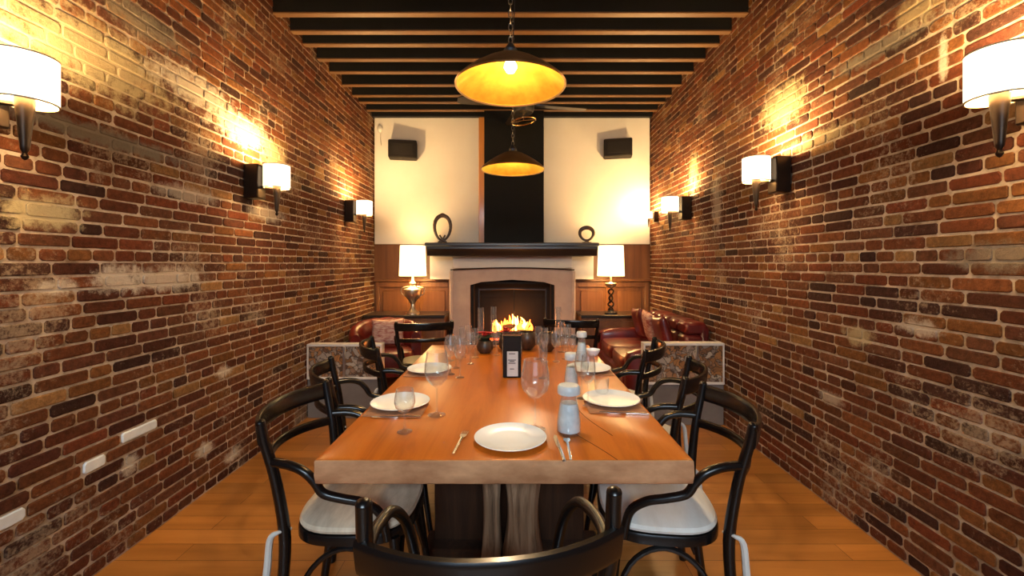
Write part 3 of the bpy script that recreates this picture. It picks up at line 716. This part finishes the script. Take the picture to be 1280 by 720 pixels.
c_r1 = make_chair('black bentwood armchair with a pale linen cushion, right side of table nearest the camera', 'cushion_pale')
c_r1.location = (.547, 1.70, 0); c_r1.rotation_euler.z = R(84)
c_f = make_chair('black bentwood armchair with its back to the camera at the near table end', None, .07, .065)
c_f.location = (-.068, 1.13, 0); c_f.rotation_euler.z = R(5)
G = 'black bentwood armchairs around the table'
dup(c_l1, 'black bentwood armchair, second from the front on the left of the table', (-.70, 2.32, 0), R(-68), G)
dup(c_l1, 'black bentwood armchair, farthest along the left of the table', (-.70, 3.02, 0), R(-68), G)
dup(c_r1, 'black bentwood armchair, second from the front on the right of the table', (.65, 2.34, 0), R(66), G)
dup(c_r1, 'black bentwood armchair, farthest along the right of the table', (.66, 2.98, 0), R(66), G)
c_k = make_chair('black bentwood armchair behind the left partition, its back to the camera', None); c_k.location = (-.88, 4.22, 0); c_k.rotation_euler.z = R(12); c_k['group'] = 'dark chairs by the fireplace'
dup(c_k, 'black bentwood armchair between the far table end and the red sofa', (.60, 4.42, 0), R(-12), 'dark chairs by the fireplace')

# ------------------------------------------------------------------ table ware
def at(px, py, h=.64):
    d = 540*h/(py-330); return ((px-643)*d/540, d)
def plate(x, y, lab, r=.13, napkin=0, rz=0):
    t = thing('dinner_plate', lab, 'plate', (x, y, TZ+(.004 if napkin else 0)), rz, 'white dinner plates')
    prof = [(0, .001), (r*.55, .001), (r*.60, .004), (r*.85, .010), (r, .017), (r+.001, .0185), (r-.002, .020), (r*.85, .0145), (r*.66, .0095), (r*.55, .008), (0, .0075)]
    MB().lathe(prof, 56).build('plate_body', M['porcelain'], t)
def napkin(x, y, lab, rz, w=.15, l=.22):
    mb = MB(); n = 10
    for lay in range(2):
        vs = []; fs = []
        z0 = .0005 + lay*.0018; s = 1-lay*.03
        for i in range(n+1):
            for j in range(n+1):
                vs.append(((i/n-.5)*w*s, (j/n-.5)*l*s, z0+.0004*math.sin(i*1.1+lay)*math.sin(j*.8)+.0004))
        m_ = len(vs); vs += [(a, b, c+.0012) for a, b, c in vs]
        for i in range(n):
            for j in range(n):
                a = i*(n+1)+j; q = (a, a+1, a+n+2, a+n+1); fs.append(q[::-1]); fs.append(tuple(v+m_ for v in q))
        for i in range(n):
            for (a, b) in ((i, i+1), (n*(n+1)+i, n*(n+1)+i+1), (i*(n+1), (i+1)*(n+1)), (i*(n+1)+n, (i+1)*(n+1)+n)): fs.append((a, b, b+m_, a+m_))
        mb.add(vs, fs)
    o = mb.build('napkin', M['napkin']); o.location = (x, y, TZ); o.rotation_euler.z = rz
    return tag(o, lab, 'napkin', 'folded napkins')
def knife(x, y, z, rz, lab):
    t = thing('table_knife', lab, 'knife', (x, y, z), rz, 'steel cutlery')
    MB().tube([(0, -.105, .004), (0, -.06, .005), (0, -.01, .004)], [.006, .007, .004], 8, flat=(.0035, .006), up=(0, 0, 1)).build('handle', M['cutlery'], t)
    MB().prism([(-.004, -.01), (-.008, .01), (-.009, .08), (-.002, .105), (.006, .10), (.006, -.01)], .002, .0045, 'z').build('blade', M['cutlery'], t)
def fork(x, y, z, rz, lab):
    t = thing('table_fork', lab, 'fork', (x, y, z), rz, 'steel cutlery')
    MB().tube([(0, -.10, .003), (0, -.06, .004), (0, 0, .006), (0, .035, .005)], 1, 8, flat=(.0018, .0045), up=(0, 0, 1), smooth=4).build('handle', M['cutlery'], t)
    MB().prism([(-.004, .03), (-.012, .045), (-.012, .065), (.012, .065), (.012, .045), (.004, .03)], .003, .0055, 'z').build('fork_head', M['cutlery'], t)
    for k in range(4): MB().tube([(-.0105+k*.007, .063, .0045), (-.0105+k*.007, .085, .002), (-.0105+k*.0068, .10, .005)], [.0017, .0015, .0008], 6).build('tine', M['cutlery'], t)

PL = [(638, 551, 'white dinner plate at the near end of the table, nearest the camera', 0),
      (494, 507, 'white dinner plate on the left table edge, second place from the far end', 1),
      (537, 464, 'white dinner plate on the left of the table, farther place by the tall wine glass', 1),
      (778, 503, 'white dinner plate on the right table edge, nearer place on a brown napkin', 1),
      (750, 463, 'white dinner plate on the right of the table, farther place behind the small tumbler', 1)]
PP = []
for px, py, lab, nk in PL:
    x, y_ = at(px, py); x = max(TX0+.14, min(TX1-.14, x)); PP.append((x, y_)); plate(x, y_, lab, napkin=nk)
napkin(PP[1][0]-.0, PP[1][1]-.06, 'brown folded napkin under the nearer left plate', R(90), .17, .25)
napkin(PP[2][0]-.0, PP[2][1]-.05, 'brown folded napkin under the farther left plate', R(90), .17, .25)
napkin(PP[3][0]+.0, PP[3][1]-.07, 'brown folded napkin under the nearer right plate', R(90), .17, .25)
napkin(PP[4][0]+.0, PP[4][1]-.05, 'brown folded napkin under the farther right plate', R(90), .17, .25)
x, y_ = at(575, 553); fork(x, y_, TZ, R(-6), 'steel fork left of the nearest plate, tines toward the fireplace')
x, y_ = at(699, 560); knife(x, y_, TZ, R(3), 'steel table knife right of the nearest plate')
x, y_ = at(710, 559); fork(x, y_, TZ, R(-2), 'steel fork lying right of the knife beside the nearest plate')
knife(PP[1][0]+.02, PP[1][1]-.155, TZ, R(90), 'steel table knife lying crosswise before the nearer left plate')
knife(PP[3][0]+.02, PP[3][1]-.153, TZ+.006-.006, R(82), 'steel table knife lying crosswise before the nearer right plate')

def glass_prof(h, r, kind):
    t = .0016
    if kind == 'wine':
        o = [(0, 0), (r*.72, 0), (r*.72, .002), (r*.3, .006), (.006, .014), (.0042, .03), (.004, h*.40), (.006, h*.44), (r*.45, h*.48), (r*.85, h*.57), (r, h*.68), (r*.97, h*.8), (r*.86, h*.93), (r*.80, h)]
        i = [(r*.80-t, h), (r*.86-t, h*.93), (r*.97-t, h*.8), (r-t, h*.68), (r*.85-t, h*.575), (r*.42, h*.495), (0, h*.465)]
    elif kind == 'flute':
        o = [(0, 0), (r*1.05, 0), (r*1.05, .002), (r*.35, .006), (.005, .014), (.004, .03), (.004, h*.34), (.008, h*.37), (r*.62, h*.44), (r*.95, h*.58), (r, h*.72), (r*.92, h*.9), (r*.86, h)]
        i = [(r*.86-t, h), (r*.92-t, h*.9), (r-t, h*.72), (r*.95-t, h*.58), (r*.58, h*.45), (0, h*.39)]
    elif kind == 'tumbler':
        o = [(0, 0), (r*.8, 0), (r*.84, .004), (r*.95, h*.5), (r, h)]
        i = [(r-t, h), (r*.95-t, h*.5), (r*.84-t, .014), (0, .011)]
    elif kind == 'cylinder':
        o = [(0, 0), (r, 0), (r, .004), (r, h*.5), (r, h)]
        i = [(r-.002, h), (r-.002, h*.5), (r-.002, .012), (0, .012)]
    return o + i
GR = {}
def glass(kind, x, y, h, r, lab, cat='glass', group='stemware and tumblers', name=None):
    name = name or {'wine': 'wine_glass', 'flute': 'champagne_flute', 'tumbler': 'glass_tumbler', 'cylinder': 'glass_cylinder_vase'}[kind]
    key = (kind, round(h, 3), round(r, 3))
    if key not in GR:
        GR[key] = MB().lathe(glass_prof(h, r, kind), 32 if r > .035 else 24).build(name, M['glass'], angle=60); o = GR[key]
    else:
        o = GR[key].copy(); COL.objects.link(o)
    o.location = (x, y, TZ); tag(o, lab, cat, group); return o
g = lambda k, px, py, h, r, lab, **kw: glass(k, *at(px, py), h, r, lab, **kw)
g('wine', 546, 519, .27, .052, 'large empty wine glass standing between the two left plates')
g('wine', 669, 537, .27, .056, 'large empty wine glass nearest the camera, just behind the nearest plate')
g('wine', 506, 540, .165, .04, 'small wine glass in front of the nearer left plate')
g('wine', 735, 508, .23, .034, 'slim wine glass beside the nearer right plate')
g('wine', 727, 498, .22, .034, 'slim wine glass just behind another one, left of the right plates')
g('tumbler', 752, 494, .085, .036, 'small tumbler between the two right plates')
g('wine', 575, 472, .22, .034, 'wine glass right of the farther left plate')
g('wine', 563, 468, .22, .036, 'wine glass touching the farther left plate on its right')
g('flute', 679, 473, .21, .024, 'champagne flute right of the black label stand')
FL = [(563, 451, .17, .024, 'leftmost flute of the far left row of glasses'), (578, 447, .21, .024, 'flute in the far left row, second from the left'), (586, 443, .21, .022, 'flute in the far left row, third from the left'),
      (594, 447, .20, .024, 'flute standing before the dark flower bowl on the left'), (621, 444, .21, .024, 'flute right of the left flower bowl'), (673, 449, .22, .025, 'flute left of the pair of dark tealight bowls'),
      (681, 452, .22, .024, 'flute between the dark tealight bowls'), (702, 440, .22, .025, 'flute just right of the dark tealight bowls'), (707, 449, .21, .024, 'flute left of the farthest water carafe'),
      (710, 440, .20, .025, 'flute behind the water carafes on the right'), (716, 449, .17, .024, 'rightmost flute of the far right row of glasses')]
for px, py, h, r, lab in FL: g('flute', px, py, h, r, lab)
for px, py, lab in ((617, 434, 'tall slim glass cylinder left of the red flowers'), (601, 436, 'tall slim glass cylinder behind the left flower bowl'), (698, 434, 'tall slim glass cylinder on the right behind the dark tealight bowls')):
    g('cylinder', px, py, .31, .022, lab, cat='vase', group='tall glass cylinders')
for px, py, lab in ((570, 460, 'wine glass at the far left between two flutes'), (695, 452, 'wine glass in the far right group of glasses'), (588, 455, 'wine glass in the far left group, nearest the centre')):
    g('wine', px, py, .20, .032, lab)

def carafe(x, y, h, r, lab, rz=0):
    t = thing('water_carafe', lab, 'carafe', (x, y, TZ), rz, 'stoppered water carafes')
    o = [(0, 0), (r*.95, 0), (r, .006), (r*.98, h*.25), (r*.80, h*.55), (r*.62, h*.74), (r*.66, h*.80)]
    i = [(r*.66-.002, h*.80), (r*.62-.002, h*.74), (r*.80-.002, h*.55), (r*.98-.002, h*.25), (r*.9, .008), (0, .006)]
    MB().lathe(o+i, 32).build('carafe_body', M['glass'], t)
    MB().lathe([(0, .010), (r*.92, .011), (r*.94, h*.25), (r*.78, h*.53), (r*.70, h*.62), (0, h*.62)], 28).build('water', M['water'], t)
    MB().lathe([(0, h*.79), (r*.60, h*.79), (r*.60, h*.805), (r*.92, h*.81), (r*.95, h*.86), (r*.93, h*.95), (r*.8, h*.985), (0, h)], 28).build('stopper', M['frosted'], t)
x, y_ = at(711, 541); carafe(x, y_, .185, .046, 'clear water carafe with a frosted stopper, nearest the camera')
x, y_ = at(714, 487); carafe(x, y_, .19, .036, 'clear water carafe with a frosted stopper, middle one of three')
x, y_ = at(727, 452); carafe(x, y_, .20, .036, 'clear water carafe with a frosted stopper, farthest of three')

# black label stand in the middle of the table
x, y_ = at(640, 472)
st = thing('label_stand', 'black upright box-shaped stand with a cream label in the middle of the table', 'table stand', (x, y_+.03, TZ))
MB().box(-.052, .052, -.04, .04, 0, .235, c=.005).build('body', M['speaker'], st)
MB().box(-.028, .034, -.043, -.040, .01, .15, c=.001).build('label_plate', M['label'], st)
ik = MB()
for zz, w_ in ((.135, .018), (.10, .022), (.092, .014), (.082, .02), (.05, .012)): ik.box(-w_, w_, -.0438, -.0429, zz, zz+.004)
ik.build('label_print', M['ink'], st, smooth=False)
tr = MB()
for sx in (-1, 1):
    for sy in (-1, 1): tr.tube([(sx*.054, sy*.042, 0), (sx*.054, sy*.042, .245)], .0035, 6)
for zz in (.243,): tr.tube([(-.054, -.042, zz), (.054, -.042, zz), (.054, .042, zz), (-.054, .042, zz)], .0035, 6, closed=True)
tr.build('metal_frame', M['cutlery'], st)

# dark bowls with flowers and tealights
def flower_bowl(px, py, lab, n, seed):
    x, y = at(px, py); r = random.Random(seed)
    t = thing('flower_bowl', lab, 'flowers', (x, y, TZ), 0, 'dark bowls of red flowers')
    MB().lathe([(0, 0), (.035, 0), (.055, .02), (.062, .05), (.05, .085), (.045, .09), (.042, .088), (.05, .05), (.03, .012), (0, .01)], 28).build('bowl', M['sculpt'], t)
    lf = MB()
    for k in range(12):
        a = r.uniform(0, 6.28); q = r.uniform(.04, .085)
        lf.tube([(0, 0, .07), (math.cos(a)*q*.6, math.sin(a)*q*.6, .12), (math.cos(a)*q, math.sin(a)*q, .115)], 1, 6, flat=(.002, .014), up=(0, 0, 1))
    lf.build('leaves', M['leaf'], t)
    for k in range(n):
        a = k*2.4; q = .045*math.sqrt(k/n); fx, fy, fz = math.cos(a)*q, math.sin(a)*q, .125+r.uniform(0, .03)
        mb = MB()
        for p_ in range(7):
            b = p_*2*math.pi/7
            xf = Matrix.Translation((fx, fy, fz)) @ Matrix.Rotation(b, 4, 'Z') @ Matrix.Rotation(R(-28), 4, 'Y')
            mb.blob((.014, 0, 0), (.015, .008, .003), 8, 4, xf=xf)
        mb.blob((fx, fy, fz), (.006, .006, .006), 6, 4)
        mb.build('blossom', M['petal'], t)
flower_bowl(606, 441, 'dark bowl of red flowers among the flutes on the left', 6, 1)
flower_bowl(633, 437, 'dark bowl of red flowers just left of the black label stand', 8, 2)
def tealight(px, py, lab):
    x, y = at(px, py)
    t = thing('tealight_bowl', lab, 'candle holder', (x, y, TZ), 0, 'dark round tealight bowls')
    MB().lathe([(0, 0), (.03, 0), (.06, .03), (.075, .075), (.07, .11), (.055, .135), (.052, .133), (.066, .108), (.07, .075), (.05, .03), (0, .014)], 28).build('bowl', M['sculpt'], t)
    MB().lathe([(0, .013), (.02, .013), (.02, .03), (0, .03)], 14).build('candle', M['label'], t)
tealight(659, 437, 'dark round tealight bowl near the far table end, left one of the pair')
tealight(684, 439, 'dark round tealight bowl near the far table end, right one of the pair')
x, y_ = at(741, 444)
tag(MB().lathe([(0, 0), (.03, 0), (.034, .004), (.048, .03), (.05, .042), (.047, .042), (.04, .014), (0, .008)], 28).build('small_bowl', M['porcelain'], loc=(x, y_, TZ)), 'small white bowl near the far right edge of the table', 'bowl')

# ------------------------------------------------------------------ low partitions and lounge seats
def partition(x0, x1, y, ztop, lab, strip):
    t = thing('low_partition', lab, 'partition', ((x0+x1)/2, y, 0)); w = (x1-x0)/2
    MB().box(-w, w, -.03, .03, 0, .36, c=.004).build('base_board', M['grey'], t)
    MB().box(-w+.012, w-.012, -.04, .04, .375, ztop-.02, c=.004).build('stone_panel', M['mottle'], t)
    f = MB().box(-w, w, -.048, .048, ztop-.022, ztop, c=.004).box(-w, w, -.048, .048, .355, .378, c=.004).box(-w, -w+.014, -.046, .046, .37, ztop-.02, c=.003).box(w-.014, w, -.046, .046, .37, ztop-.02, c=.003)
    f.build('frame', M['pale_stone'], t)
    for a in strip: MB().box(a-.012, a+.012, -.052, -.041, .378, ztop-.022, c=.003).build('metal_strip', M['steel'], t)
partition(XL+.012, -1.20, 3.95, .675, 'low mottled stone partition against the left brick wall', [-.0])
partition(1.12, XR-.012, 3.78, .715, 'low mottled stone partition with a bright metal strip against the right brick wall', [.11])

def pillow(name, parent, loc, size, rot, m):
    w, h, d = size; n = 14; vs = []; fs = []
    for side in (1, -1):
        for i in range(n+1):
            for j in range(n+1):
                u, v = i/n*2-1, j/n*2-1; b = max(0, (1-u**4)*(1-v**4))**.5
                pin = 1-.06*(1-abs(u)**2)*abs(v)**3; pin2 = 1-.06*(1-abs(v)**2)*abs(u)**3
                vs.append((u*w/2*pin2, side*d/2*b, v*h/2*pin))
    q = (n+1)**2
    for i in range(n):
        for j in range(n):
            a = i*(n+1)+j; f = (a, a+1, a+n+2, a+n+1); fs.append(f); fs.append(tuple(k+q for k in f[::-1]))
    import bmesh
    mb = MB().add(vs, fs); o = mb.build(name, m, parent)
    bm = bmesh.new(); bm.from_mesh(o.data); bmesh.ops.remove_doubles(bm, verts=bm.verts, dist=.0005); bm.to_mesh(o.data); bm.free()
    o.location = loc; o.rotation_euler = rot; return o
def tub_chair(loc, rz, lab):
    t = thing('tub_armchair', lab, 'armchair', loc, rz)
    # wrap-around padded back
    path = []
    for k in range(25):
        a = R(-20 + 220*k/24) ; path.append((.34*math.cos(a), -.30*math.sin(a)+.0, 0))
    n = len(path); vs = []; fs = []
    sec = [(-.05, .18), (-.055, .6), (-.05, .72), (-.02, .765), (.02, .765), (.05, .72), (.055, .6), (.05, .18)]
    for i, p in enumerate(path):
        q = i/(n-1); hh = 1 - .22*(2*abs(q-.5))**2.2
        nx, ny = p[0]/.34, p[1]/.30; L = math.hypot(nx, ny); nx /= L; ny /= L
        for (s_, z) in sec: vs.append((p[0]-nx*s_, p[1]-ny*s_, .18+(z-.18)*hh + (.006*math.sin(i*2.1) if z > .5 else 0)))
    m_ = len(sec)
    for i in range(n-1):
        for k in range(m_): fs.append((i*m_+k, i*m_+(k+1) % m_, (i+1)*m_+(k+1) % m_, (i+1)*m_+k))
    fs += [tuple(range(m_)), tuple((n-1)*m_+k for k in range(m_))[::-1]]
    MB().add(vs, fs).build('backrest', M['leather'], t, angle=60)
    MB().superslab(.30, .28, [(.9, .18), (1, .2), (1, .40), (.96, .44), (.8, .46), (.1, .47)], p=3).build('seat', M['leather'], t)
    for sx in (-1, 1):
        for sy in (-1, 1): MB().tube([(sx*.22, sy*.20, .19), (sx*.25, sy*.23, 0)], [.02, .012], 8).build('leg', M['dark_wood'], t)
    return t
tub_chair((-1.44, 4.84, 0), R(200), 'round red leather tub armchair behind the left stone partition')
o = pillow('throw_pillow', None, (-1.43, 4.88, .63), (.36, .30, .12), (R(-14), 0, R(15)), M['patterned']); tag(o, 'pale and red patterned pillow on the round red tub armchair', 'pillow')

sf = thing('leather_sofa', 'red leather sofa along the right brick wall behind the stone partition', 'sofa', (1.38, 4.54, 0), R(90))
# local: x along the wall, +y away from the wall into the room
L2 = .56
MB().box(-L2, L2, -.36, .38, .12, .40, c=.03).build('sofa_base', M['leather'], sf)
bk = MB()
for k in range(5):
    w2 = 2*L2/5; x0 = -L2+k*w2
    for z0, z1 in ((.42, .58), (.58, .74), (.74, .86)): bk.box(x0+.002, x0+w2-.002, -.40, -.20, z0+.002, z1-.002, c=.025)
bk.box(-L2, L2, -.42, -.34, .12, .82, c=.02)
bk.build('backrest', M['leather'], sf)
for s in (-1, 1): MB().superslab(.07, .38, [(.9, .12), (1, .15), (1, .55), (.95, .60), (.7, .63), (.1, .64)], p=3.5, xf=Matrix.Translation((s*(L2+.07), -.0, 0))).build('armrest', M['leather'], sf)
for k in (-1, 1): MB().superslab(L2/2-.005, .28, [(.95, .40), (1, .42), (1, .50), (.95, .53), (.7, .545), (.05, .55)], p=5, xf=Matrix.Translation((k*L2/2, .10, 0))).build('seat_cushion', M['leather'], sf)
for sx in (-1, 1):
    for sy in (-1, 1): MB().tube([(sx*.5, sy*.3, .13), (sx*.52, sy*.32, 0)], [.022, .014], 8).build('leg', M['dark_wood'], sf)
for k, (yy, lab, mt) in enumerate(((4.17, 'red pillow nearest the camera on the red sofa', 'leather'), (4.53, 'pale patterned pillow in the middle of the red sofa', 'patterned'), (4.91, 'red pillow at the far end of the red sofa', 'leather'))):
    o = pillow('throw_pillow', None, (1.43, yy, .735), (.31, .34, .11), (R(-14), R(6*(-1)**k), R(90)), M[mt]); tag(o, lab, 'pillow', 'pillows on the red sofa')
